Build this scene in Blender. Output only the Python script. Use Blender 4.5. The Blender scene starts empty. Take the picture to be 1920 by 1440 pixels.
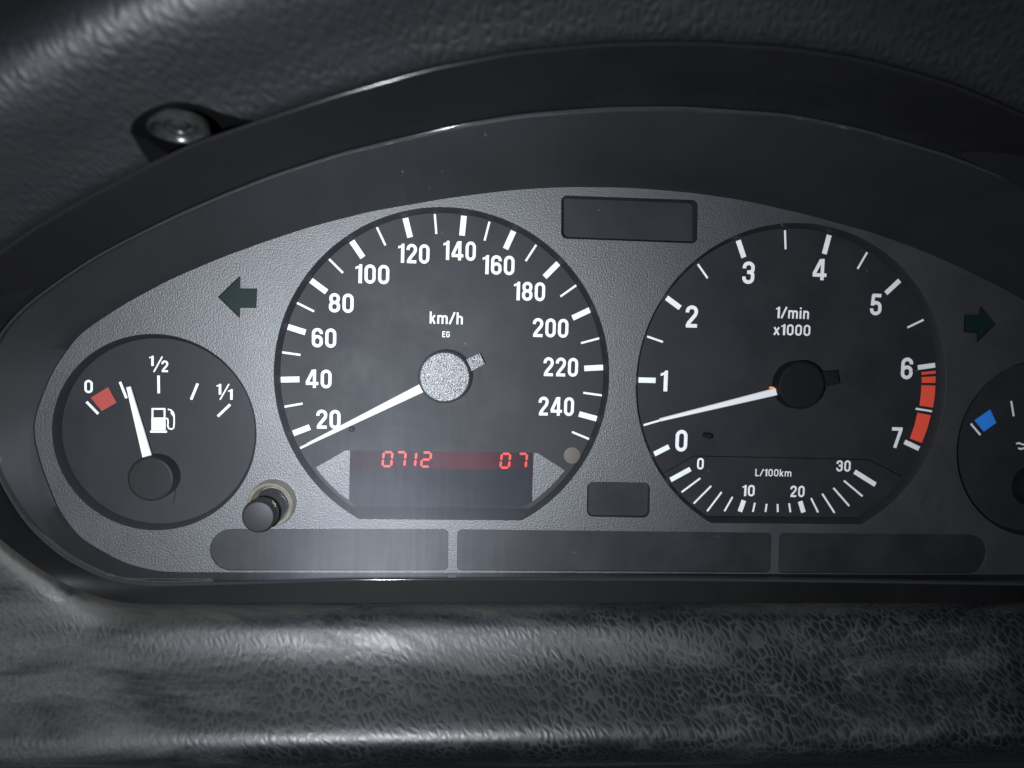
import bpy, bmesh, math, random
import numpy as np
from mathutils import Matrix, Vector

# ------------------------------------------------------------------ camera, world, flash, exposure
# All lengths below are millimetres in the cluster's own frame: x right, y up, h out of the dial
# faces towards the driver.  World = (x, -h, y) / 1000.
sc = bpy.context.scene
random.seed(7)
EYE = 217.6                                    # lens of the camera above the faceplate
cam_d = bpy.data.cameras.new('camera')
cam = bpy.data.objects.new('camera', cam_d)
sc.collection.objects.link(cam)
Rc = (Matrix.Rotation(math.radians(-4.65), 3, 'Y') @ Matrix.Rotation(math.radians(-3.49), 3, 'X')
      @ Matrix.Rotation(math.radians(1.65), 3, 'Z'))
TO_W = Matrix(((1, 0, 0), (0, 0, -1), (0, 1, 0)))
cam.matrix_world = Matrix.Translation((0, -EYE / 1000, 0)) @ (TO_W @ Rc).to_4x4()
cam_d.sensor_width = 36.0
cam_d.lens = 36.0 * 1387 / 1920
cam_d.clip_start = 0.005
cam_d.clip_end = 10
cam_d.dof.use_dof = True
cam_d.dof.focus_distance = EYE / 1000
cam_d.dof.aperture_fstop = 10.0
sc.camera = cam

w = bpy.data.worlds.new('World')
sc.world = w
w.use_nodes = True
w.node_tree.nodes['Background'].inputs[0].default_value = (0.75, 0.85, 1.0, 1)
w.node_tree.nodes['Background'].inputs[1].default_value = 0.009

# the phone's flash, a few centimetres left of its lens
fl_d = bpy.data.lights.new('phone_flash', 'AREA')
fl_d.shape = 'DISK'
fl_d.size = 0.006
fl_d.energy = 1.08
fl_d.color = (0.89, 0.935, 1.0)
fl = bpy.data.objects.new('phone_flash', fl_d)
sc.collection.objects.link(fl)
FLASH = (-34.0, -22.0, EYE - 2)
fl.location = (FLASH[0] / 1000, -FLASH[2] / 1000, FLASH[1] / 1000)
fl.rotation_euler = (math.radians(90), 0, 0)

sc.view_settings.view_transform = 'Standard'
sc.view_settings.look = 'None'
sc.view_settings.exposure = 0.0
sc.view_settings.gamma = 1.0
sc.view_settings.use_curve_mapping = False

sc.cycles.max_bounces = 5
sc.cycles.diffuse_bounces = 2
sc.cycles.glossy_bounces = 3
sc.cycles.transparent_max_bounces = 8

# ------------------------------------------------------------------ survey of the cluster (mm)
SPEED_THICK = [(-47.98, 1.61, -42.96, 0.16), (-41.55, 15.28, -37.07, 12.11), (-30.04, 27.04, -26.76, 22.45), (-14.72, 34.31, -13.22, 28.8), (2.35, 35.68, 1.91, 29.92), (17.1, 31.82, 14.87, 26.52), (30.73, 22.89, 26.75, 18.66), (40.69, 9.35, 35.57, 6.76), (45.46, -7.82, 39.66, -8.27), (44.0, -23.44, 38.54, -22.1), (-49.87, -13.85, -44.55, -13.61), (-46.14, -29.57, -41.39, -27.63)]
SPEED_THIN = [(-45.46, 8.64, -40.56, 6.32), (-36.45, 21.6, -32.43, 17.78), (-22.88, 31.31, -20.34, 26.21), (-6.19, 35.82, -5.6, 30.09), (9.9, 34.29, 8.59, 28.72), (23.96, 28.06, 20.96, 23.18), (36.35, 16.54, 31.7, 13.05), (43.94, 0.94, 38.38, -0.69), (45.35, -16.3, 39.62, -15.63), (41.85, -29.67, 36.56, -27.6), (-49.55, -5.84, -44.32, -6.46), (-48.72, -21.76, -43.56, -20.72), (-44.09, -33.88, -39.63, -31.66)]
SPEED_NUM = [('100', -23.94, 17.72, 5.5, 9.82), ('80', -32.78, 9.02, 5.51, 7.13), ('60', -37.6, -1.3, 5.56, 7.06), ('40', -39.03, -13.32, 5.4, 7.52), ('20', -36.03, -25.2, 5.53, 7.06), ('120', -12.04, 24.12, 5.58, 9.13), ('140', 1.31, 25.46, 5.6, 9.56), ('160', 12.93, 21.7, 5.64, 9.5), ('180', 22.37, 14.26, 5.53, 9.38), ('200', 29.04, 3.6, 5.57, 10.78), ('220', 32.51, -8.02, 5.62, 10.51), ('240', 31.53, -19.93, 5.65, 10.77)]
SPEED_TEXT = [('km/h', -2.13, 5.61, 3.54, 9.86), ('EG', -2.09, 0.79, 1.74, 2.27)]
TACH_THICK = [(85.5, 31.77, 87.53, 26.73), (64.07, 13.75, 68.42, 10.85), (56.45, -11.36, 61.74, -11.36), (62.27, -33.94, 66.76, -31.56), (114.06, 34.51, 112.79, 28.73), (137.51, 21.54, 133.27, 17.4), (150.81, -4.42, 145.16, -5.31), (147.25, -30.86, 142.29, -28.75)]
TACH_THIN = [(99.99, 35.41, 100.48, 29.67), (73.29, 24.18, 76.52, 20.06), (58.57, 1.91, 63.53, 0.38), (58.57, -25.12, 63.49, -23.57), (126.48, 29.76, 123.7, 24.57), (146.09, 9.64, 140.95, 7.05), (145.28, -18.22, 150.76, -18.95)]
TACH_NUM = [('3', 89.19, 22.18, 6.68, 3.8), ('2', 72.09, 8.36, 6.61, 3.89), ('1', 64.36, -11.46, 6.34, 2.24), ('0', 70.57, -29.68, 6.59, 3.76), ('4', 111.6, 23.96, 6.49, 4.53), ('5', 130.27, 13.84, 6.49, 3.74), ('6', 141.61, -5.67, 6.67, 3.89), ('7', 139.62, -27.5, 6.4, 3.59)]
TACH_TEXT = [('1/min', 103.73, 10.45, 3.5, 10.58), ('x1000', 103.84, 5.22, 3.35, 11.73)]
RED = [[(146.37, -6.73), (151.08, -6.13), (151.14, -7.03), (146.63, -7.56)], [(146.62, -8.26), (151.2, -7.89), (151.28, -9.96), (146.74, -10.07)], [(146.7, -10.79), (151.3, -10.8), (151.33, -14.24), (150.98, -17.76), (146.47, -17.21), (146.71, -14.07)], [(145.95, -19.46), (150.46, -20.21), (149.46, -24.68), (148.04, -29.02), (143.98, -27.66), (145.19, -23.64)]]
ECON_THICK = [(67.68, -41.87, 73.79, -38.4), (90.08, -51.53, 91.21, -47.97), (110.59, -51.57, 109.29, -48.07), (133.57, -42.5, 126.48, -38.45)]
ECON_THIN = [(71.33, -45.64, 77.03, -41.21), (75.3, -49.13, 80.58, -43.58), (79.65, -51.5, 84.01, -45.44), (85.16, -51.45, 87.54, -46.92), (94.25, -51.56, 94.78, -48.66), (98.31, -51.52, 98.56, -48.99), (102.27, -51.53, 102.08, -49.0), (106.37, -51.54, 105.77, -48.71), (115.33, -51.52, 112.79, -47.0), (120.71, -51.6, 116.35, -45.59), (125.37, -49.37, 119.88, -43.7), (129.57, -46.25, 123.17, -41.36)]
ECON_NUM = [('0', 76.86, -36.7, 3.54, 2.14), ('10', 92.55, -44.88, 3.51, 3.97), ('20', 108.26, -44.94, 3.53, 4.66), ('30', 122.76, -36.71, 3.47, 4.69)]
ECON_TEXT = [('L/100km', 100.21, -39.17, 2.27, 11.67)]
ECON_SEAM = [(65.71, -39.61), (74.7, -34.35), (101.68, -34.42), (130.93, -34.56), (141.97, -39.72)]
FUEL_TICK = [(-104.38, -21.52, -101.16, -24.95), (-95.12, -15.58, -93.32, -20.26), (-84.41, -13.47, -84.35, -18.61), (-73.45, -15.52, -75.29, -20.26), (-64.23, -21.42, -67.75, -24.99)]
FUEL_RED = [(-103.24, -20.33), (-98.42, -17.19), (-96.13, -21.6), (-100.17, -24.11)]
FUEL_NUM = [('0', -103.77, -17.12, 3.68, 2.39), ('1', -86.38, -9.29, 2.92, 1.28), ('2', -82.64, -10.77, 3.31, 1.94), ('1', -67.46, -17.04, 3.1, 1.35), ('1', -64.2, -18.49, 3.12, 1.3)]
FUEL_SLASH = [(-85.72, -12.5, -83.34, -7.98), (-67.11, -20.08, -64.6, -15.46)]
PUMP_FRAME = [(-86.1, -25.88), (-86.1, -23.19), (-82.72, -23.12), (-82.72, -25.81)]
PUMP_BODY = [(-86.4, -25.68), (-82.42, -25.6), (-82.42, -29.33), (-86.4, -29.4)]
PUMP_BASE = [(-86.75, -29.51), (-82.02, -29.42), (-82.02, -30.05), (-86.75, -30.13)]
PUMP_HOSE = [(-82.32, -25.8), (-81.87, -26.0), (-81.72, -26.72), (-81.82, -28.02), (-81.52, -28.79), (-80.72, -28.98), (-80.17, -28.56), (-80.02, -27.21), (-80.03, -25.39), (-80.28, -24.1), (-80.93, -23.39), (-81.82, -23.2)]
PUMP_NOZ = [(-80.93, -23.49), (-79.78, -24.77), (-80.23, -25.4), (-81.02, -24.38)]
TEMP_BLUE = [(165.05, -21.5), (170.03, -17.92), (172.43, -22.12), (168.43, -25.09)]
TEMP_TICK = [(163.88, -22.59, 167.34, -26.13), (176.91, -15.1, 178.11, -19.96)]
TEMP_WAVE = [[(179.58, -28.73), (180.46, -28.46), (181.57, -28.86), (182.85, -29.01), (184.08, -28.48)], [(180.4, -30.08), (181.33, -30.41), (182.39, -30.05), (183.85, -30.2)]]
DISPLAY = [(-29.57, -34.3), (25.04, -34.14), (25.08, -49.18), (21.94, -50.93), (-26.9, -51.33), (-29.7, -49.3)]
DISP_BAND = [(-29.44, -34.42), (24.9, -34.25), (24.93, -39.13), (-29.55, -39.77)]
WEDGE_L = [(-39.53, -39.63), (-30.98, -34.42), (-29.6, -34.3), (-29.7, -49.3), (-32.59, -47.25), (-35.59, -44.33), (-37.8, -41.88)]
WEDGE_R = [(25.06, -34.17), (26.31, -34.23), (34.78, -39.4), (32.75, -42.04), (30.22, -44.7), (27.53, -47.19), (25.08, -49.18)]
DIGITS = [('0', -18.57, -36.77, 4.93), ('7', -14.67, -36.74, 4.93), ('1', -10.25, -36.72, 4.93), ('2', -7.15, -36.71, 4.93), ('0', 16.59, -36.69, 4.93), ('7', 21.67, -36.63, 4.93)]
DIG_W = 3.26
LED_DISC = (36.84, -34.79, 2.55)
PIN_S = (-29.14, -27.9)
PIN_T = (77.93, -27.68, 79.38, -28.09)
NEEDLE_S = (-41.67, -32.47, -8.62, -15.09)
HUB_S = (-2.16, -11.65)
TAIL_S = [(3.84, -6.45), (7.91, -4.45), (9.55, -7.61), (5.39, -10.01)]
NEEDLE_T = (62.98, -23.2, 99.09, -13.71)
HUB_T = (105.71, -11.53)
TAIL_T = [(111.95, -7.51), (117.7, -6.8), (118.7, -10.88), (113.24, -12.24)]
GLOW_T = (97.27, -12.61)
NEEDLE_F = (-91.94, -16.74, -86.54, -37.81)
HUB_F = (-84.63, -42.64)
HUB_TEMP = (184.15, -41.32)
ARROW_L = [(-66.98, 9.51), (-60.75, 15.86), (-60.73, 12.13), (-56.04, 12.29), (-56.19, 6.74), (-60.69, 6.59), (-60.78, 3.56)]
ARROW_R = [(167.93, 8.81), (162.34, 14.54), (161.8, 11.54), (157.26, 11.64), (157.3, 6.17), (161.8, 5.85), (161.71, 2.68)]
SLOT = [(30.54, 42.34), (71.47, 42.7), (71.89, 29.93), (30.91, 29.8)]
SMALLWIN = [(41.22, -42.21), (60.5, -42.23), (60.78, -53.03), (41.43, -52.83)]
STRIP_1 = [(-68.84, -57.44), (0.02, -56.97), (0.15, -69.48), (-68.79, -69.79)]
STRIP_2 = [(2.63, -57.0), (99.23, -57.34), (99.53, -69.81), (2.8, -69.47)]
STRIP_3 = [(101.78, -57.37), (169.28, -57.41), (170.0, -69.93), (102.09, -69.88)]
CHORD_S = [(-25.54, -54.35), (21.76, -54.09)]
CHORD_T = [(80.29, -54.5), (127.61, -54.43)]
BUTTON = (-52.13, -50.14, -50.97, -50.15, 4.17)
COLLAR = (-50.78, -48.99, 6.2)
DIMPLE = (149.68, -47.81)
XM = 50.83                                     # mirror line of the cluster
SPEED_C, TACH_C, FUEL_C = (-2.23, -11.5), (103.89, -11.7), (-84.15, -29.75)
TEMP_C = (2 * XM - FUEL_C[0], -29.75)
R_BIG, R_SMALL = 49.0, 28.24
HD = -3.0                                      # dial faces lie this deep
EDGE_A = [(-82.9, -70.3), (-92.8, -67.8), (-105.0, -60.6), (-110.5, -52.9), (-115.0, -40.7), (-117.3, -31.6), (-117.4, -28.5), (-116.5, -24.0),
          (-111.9, -12.3), (-105.0, -2.2), (-92.6, 6.7), (-80.0, 14.1), (-65.6, 20.9), (-53.5, 25.8), (-40.6, 30.6), (-24.8, 35.3),
          (-2.6, 40.1), (15.6, 43.2), (31.5, 44.8), (50.83, 45.5)]
EDGE_A = EDGE_A + [(2 * XM - x, y) for x, y in EDGE_A[-2::-1]]
EDGE_B = [(-74.3, -70.2), (-83.7, -70.3), (-93.4, -68.7), (-104.7, -63.4), (-113.0, -56.6), (-117.4, -51.3), (-122.5, -42.6), (-125.6, -33), (-126.0, -24), (-124.0, -12), (-119.2, -2.7), (-111.7, 4.5), (-102.0, 11.2), (-92.2, 17.3), (-80.6, 23.1), (-69.9, 28.1), (-57.4, 33.3), (-45.6, 37.8), (-28.0, 43.4), (-0.2, 50.2), (15.6, 53.0), (35.4, 55.1), (53.3, 56.0), (79.7, 55.7), (98.6, 53.6), (123.9, 49.2), (147.0, 43.6), (172, 35), (193, 23.5), (211, 8), (221, -4), (227, -20), (227.2, -33), (224.4, -42.6), (219.1, -51.3), (214.6, -56.6), (206.3, -63.4), (195, -68.7), (185.4, -70.2), (175, -69.7), (120, -69.0), (68.7, -68.6), (20, -68.6), (-29.8, -68.9), (-50.3, -69.6)]
EDGE_C = [(-74.3, -76.0), (-83.7, -76.4), (-93.0, -75.2), (-101.3, -71.1), (-108.8, -64.6), (-115.6, -56.4), (-123.5, -45), (-127, -31), (-124.5, -16),
          (-116, -1), (-103, 10.5), (-90, 19), (-76, 26.4), (-61.4, 33.5), (-52.7, 37.4), (-39.0, 42.0), (-23.2, 47.2), (-5.7, 52.3),
          (11.6, 56.0), (29.0, 58.2), (46, 59.3), (65.6, 59.4), (80.7, 58.3), (90.8, 56.8), (103.1, 54.6), (119.4, 50.3), (137, 44.8), (155, 37.5),
          (178, 26.4), (192, 19), (205, 10.5), (216, -1), (223, -16), (225.5, -31), (223, -45), (217, -56.4), (210.4, -64.6), (203, -71.1),
          (194.6, -75.2), (185, -76.4), (175, -75.9)]
def h_lens(y): return 10.0 - 0.232 * (y + 70.0) + 0.0038 * (y + 70.0) ** 2    # the pane is a hollow cylinder, as on most clusters
def h_rim(y): return 12.0 + 0.445 * (y + 72.4)

# ------------------------------------------------------------------ helpers
COL = sc.collection
def V(p): return (p[0] / 1000.0, -p[2] / 1000.0, p[1] / 1000.0)
def add(name, verts, faces, mat, parent=None, smooth=None):
    me = bpy.data.meshes.new(name)
    base = Vector((0, 0, 0))
    if parent is not None and parent.type == 'EMPTY':
        base = parent.location
    me.from_pydata([Vector(V(v)) - base for v in verts], [], faces)
    me.update()
    if smooth is not None:
        me.shade_smooth()
        me.set_sharp_from_angle(angle=math.radians(smooth))
    me.materials.append(mat)
    o = bpy.data.objects.new(name, me)
    COL.objects.link(o)
    if parent is not None:
        o.parent = parent
    return o
def flip_to(o, d):
    """turn the faces so that they look mostly along world direction d"""
    bm = bmesh.new(); bm.from_mesh(o.data); bm.normal_update()
    s = sum((f.normal.dot(d) * f.calc_area() for f in bm.faces), 0.0)
    if s < 0:
        bmesh.ops.reverse_faces(bm, faces=bm.faces)
    bm.to_mesh(o.data); bm.free()
    return o
OUT = Vector((0, -1, 0))
def thing(name, label, cat, loc, group=None):
    o = bpy.data.objects.new(name, None)
    o.empty_display_size = 0.01
    o.location = V(loc)
    o['label'] = label; o['category'] = cat
    if group: o['group'] = group
    COL.objects.link(o)
    return o
def sheet(name, loops, h, mat, parent, thick=0.0):
    """flat plate filled between closed outlines (first outer, others holes)"""
    cu = bpy.data.curves.new('tmp', 'CURVE'); cu.dimensions = '2D'; cu.fill_mode = 'BOTH'
    for lp in loops:
        sp = cu.splines.new('POLY'); sp.points.add(len(lp) - 1); sp.use_cyclic_u = True
        for q, p in zip(sp.points, lp): q.co = (p[0], p[1], 0, 1)
    to = bpy.data.objects.new('tmp', cu); COL.objects.link(to)
    dg = bpy.context.evaluated_depsgraph_get()
    me = bpy.data.meshes.new_from_object(to.evaluated_get(dg))
    vs = [tuple(v.co) for v in me.vertices]; fs = [tuple(p.vertices) for p in me.polygons]
    bpy.data.objects.remove(to); bpy.data.curves.remove(cu); bpy.data.meshes.remove(me)
    hf = h if callable(h) else (lambda x, y: h)
    verts = [(x, y, hf(x, y)) for x, y, _ in vs]
    if thick:
        n = len(verts)
        verts += [(x, y, hf(x, y) - thick) for x, y, _ in vs]
        fs2 = [tuple(i + n for i in reversed(f)) for f in fs]
        cnt = {}
        for f in fs:
            for a, b in zip(f, f[1:] + f[:1]): cnt[(a, b)] = 1
        side = [(b, a, a + n, b + n) for a, b in cnt if (b, a) not in cnt]
        fs = fs + fs2 + side
    o = add(name, verts, fs, mat, parent)
    if not thick: flip_to(o, OUT)
    else:
        bm = bmesh.new(); bm.from_mesh(o.data); bmesh.ops.recalc_face_normals(bm, faces=bm.faces); bm.to_mesh(o.data); bm.free()
    return o
def poly(name, pts, h, mat, parent, thick=0.0):
    return sheet(name, [pts], h, mat, parent, thick)
def loft(name, rings, mat, parent, closed=True, smooth=40, cap=None):
    """skin a list of equally long rings of (x, y, h)"""
    n = len(rings[0]); vs = [p for r in rings for p in r]; fs = []
    m = n if closed else n - 1
    for i in range(len(rings) - 1):
        for j in range(m):
            k = (j + 1) % n
            fs.append((i * n + j, i * n + k, (i + 1) * n + k, (i + 1) * n + j))
    if cap == 'last': fs.append(tuple(range((len(rings) - 1) * n, len(rings) * n)))
    if cap == 'both':
        fs.append(tuple(range((len(rings) - 1) * n, len(rings) * n))); fs.append(tuple(reversed(range(n))))
    return add(name, vs, fs, mat, parent, smooth)
def lathe(name, prof, c, mat, parent, n=64, axis=(0, 0, 1), smooth=35, cap=True):
    """profile of (radius, height) turned about an axis through c = (x, y, h)"""
    az = Vector(axis).normalized(); ax = az.orthogonal().normalized(); ay = az.cross(ax); c = Vector(c)
    rings = [[tuple(c + ax * (r * math.cos(t)) + ay * (r * math.sin(t)) + az * z) for t in (2 * math.pi * i / n for i in range(n))] for r, z in prof]
    o = loft(name, rings, mat, parent, True, smooth, 'last' if cap else None)
    bm = bmesh.new(); bm.from_mesh(o.data); bmesh.ops.recalc_face_normals(bm, faces=bm.faces); bm.to_mesh(o.data); bm.free()
    return o
def circle(c, r, n=128): return [(c[0] + r * math.cos(2 * math.pi * i / n), c[1] + r * math.sin(2 * math.pi * i / n)) for i in range(n)]
def cut_circle(c, r, yc, n=160):
    """circle whose bottom is cut flat at y = yc"""
    a = math.asin((yc - c[1]) / r)
    t0, t1 = a, math.pi - a
    return [(c[0] + r * math.cos(t0 + (t1 - t0) * i / n), c[1] + r * math.sin(t0 + (t1 - t0) * i / n)) for i in range(n + 1)]
def round_poly(pts, rad, n=7):
    """polygon with rounded corners; rad is one number or one per corner"""
    out = []; m = len(pts)
    for i in range(m):
        p0, p, p1 = Vector(pts[i - 1]), Vector(pts[i]), Vector(pts[(i + 1) % m])
        r = rad[i] if isinstance(rad, (list, tuple)) else rad
        if r <= 0: out.append(tuple(p)); continue
        a = (p0 - p).normalized(); b = (p1 - p).normalized()
        ang = a.angle(b); d = min(r / math.tan(ang / 2), 0.499 * (p0 - p).length, 0.499 * (p1 - p).length)
        r2 = d * math.tan(ang / 2)
        cc = p + (a + b).normalized() * (r2 / math.sin(ang / 2))
        s = p + a * d - cc; e = p + b * d - cc
        tot = s.angle(e); sg = 1 if s.x * e.y - s.y * e.x > 0 else -1
        for k in range(n + 1):
            t = sg * tot * k / n
            out.append((cc.x + s.x * math.cos(t) - s.y * math.sin(t), cc.y + s.x * math.sin(t) + s.y * math.cos(t)))
    return out
def inset(pts, d):
    """move a closed outline inwards by d (centroid side)"""
    P_ = [Vector(p) for p in pts]; n = len(P_); out = []
    area = sum(P_[i].x * P_[(i + 1) % n].y - P_[(i + 1) % n].x * P_[i].y for i in range(n))
    s = 1 if area > 0 else -1
    for i in range(n):
        a = (P_[i] - P_[i - 1]); b = (P_[(i + 1) % n] - P_[i])
        if a.length < 1e-6: a = b
        if b.length < 1e-6: b = a
        na = Vector((-a.y, a.x)).normalized() * s; nb = Vector((-b.y, b.x)).normalized() * s
        m = (na + nb); m = m / max(0.3, m.length) if m.length > 1e-6 else na
        out.append(tuple(P_[i] + m * (d / max(0.5, m.dot(na)))))
    return out
def ring3(pts, h): return [(x, y, h) for x, y in pts]
def smooth_closed(pts, step=0.5, sig=3.0):
    P_ = np.array(pts + [pts[0]], float)
    s = np.r_[0, np.cumsum(np.hypot(*np.diff(P_, axis=0).T))]
    m = int(s[-1] / step); t = np.linspace(0, s[-1], m, endpoint=False)
    q = np.c_[np.interp(t, s, P_[:, 0]), np.interp(t, s, P_[:, 1])]
    k = np.arange(-int(4 * sig / step), int(4 * sig / step) + 1) * step
    g = np.exp(-k ** 2 / (2 * sig ** 2)); g /= g.sum(); r = len(k) // 2
    for c in range(2):
        e = np.r_[q[-r:, c], q[:, c], q[:r, c]]
        q[:, c] = np.convolve(e, g, 'valid')
    return q
NR = 1080
RC = np.array([XM, -20.0])
def polar(pts):
    q = smooth_closed(pts); d = q - RC
    a = np.arctan2(d[:, 1], d[:, 0]); r = np.hypot(d[:, 0], d[:, 1]); o = np.argsort(a); a, r = a[o], r[o]
    a = np.r_[a - 2 * np.pi, a, a + 2 * np.pi]; r = np.r_[r, r, r]
    t = -np.pi + 2 * np.pi * np.arange(NR) / NR
    rr = np.interp(t, a, r)
    return np.c_[RC[0] + rr * np.cos(t), RC[1] + rr * np.sin(t)]
def normals(q):
    t = np.roll(q, -3, 0) - np.roll(q, 3, 0); n = np.c_[t[:, 1], -t[:, 0]]
    return n / np.hypot(n[:, 0], n[:, 1])[:, None]

# ------------------------------------------------------------------ materials
def nodes(name):
    m = bpy.data.materials.new(name); m.use_nodes = True
    nt = m.node_tree; b = nt.nodes['Principled BSDF']
    return m, nt, b
def N(nt, typ, **kw):
    n = nt.nodes.new(typ)
    for k, v in kw.items():
        if k in n.inputs.keys(): n.inputs[k].default_value = v
        else: setattr(n, k, v)
    return n
def coords(nt, scale=(1000, 1000, 1000), rot=(0, 0, 0)):
    g = N(nt, 'ShaderNodeNewGeometry'); m = N(nt, 'ShaderNodeMapping')
    m.inputs['Scale'].default_value = scale; m.inputs['Rotation'].default_value = rot
    nt.links.new(g.outputs['Position'], m.inputs['Vector'])
    return m.outputs['Vector']
def ramp(nt, src, stops):
    r = N(nt, 'ShaderNodeValToRGB'); e = r.color_ramp.elements
    while len(e) < len(stops): e.new(0.5)
    for k, (p, c) in zip(e, stops):
        k.position = p; k.color = (*c, 1) if len(c) == 3 else c
    nt.links.new(src, r.inputs[0]); return r.outputs[0]
def plastic(name, col, rough=0.5, spec=0.5, grain=None, dist=0.05, strength=0.6, mottle=0.0, mottle_scale=0.05, dust=None, ior=1.5):
    """moulded plastic or print: colour, gloss, a fine grain in relief and faint handling marks"""
    m, nt, b = nodes(name)
    b.inputs['Base Color'].default_value = (*col, 1)
    b.inputs['Roughness'].default_value = rough
    b.inputs['Specular IOR Level'].default_value = spec
    b.inputs['IOR'].default_value = ior
    vec = coords(nt)
    if grain:
        n1 = N(nt, 'ShaderNodeTexNoise', Scale=grain, Detail=3.0, Roughness=0.6)
        nt.links.new(vec, n1.inputs['Vector'])
        bp = N(nt, 'ShaderNodeBump', Strength=strength, Distance=dist / 1000.0)
        nt.links.new(n1.outputs['Fac'], bp.inputs['Height']); nt.links.new(bp.outputs['Normal'], b.inputs['Normal'])
    if mottle:
        n2 = N(nt, 'ShaderNodeTexNoise', Scale=mottle_scale, Detail=6.0, Roughness=0.65)
        nt.links.new(vec, n2.inputs['Vector'])
        mr = N(nt, 'ShaderNodeMapRange')
        mr.inputs['From Min'].default_value = 0.3; mr.inputs['From Max'].default_value = 0.7
        mr.inputs['To Min'].default_value = rough - mottle; mr.inputs['To Max'].default_value = rough + mottle
        nt.links.new(n2.outputs['Fac'], mr.inputs['Value']); nt.links.new(mr.outputs['Result'], b.inputs['Roughness'])
        c2 = tuple(min(1, c * 1.5 + 0.006) for c in col)
        rc = ramp(nt, n2.outputs['Fac'], [(0.35, col), (0.75, dust or c2)])
        nt.links.new(rc, b.inputs['Base Color'])
    return m
def glow(name, col, strength, base=(0.02, 0.02, 0.02)):
    m, nt, b = nodes(name)
    b.inputs['Base Color'].default_value = (*base, 1)
    b.inputs['Emission Color'].default_value = (*col, 1); b.inputs['Emission Strength'].default_value = strength
    b.inputs['Roughness'].default_value = 0.5
    return m

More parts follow.
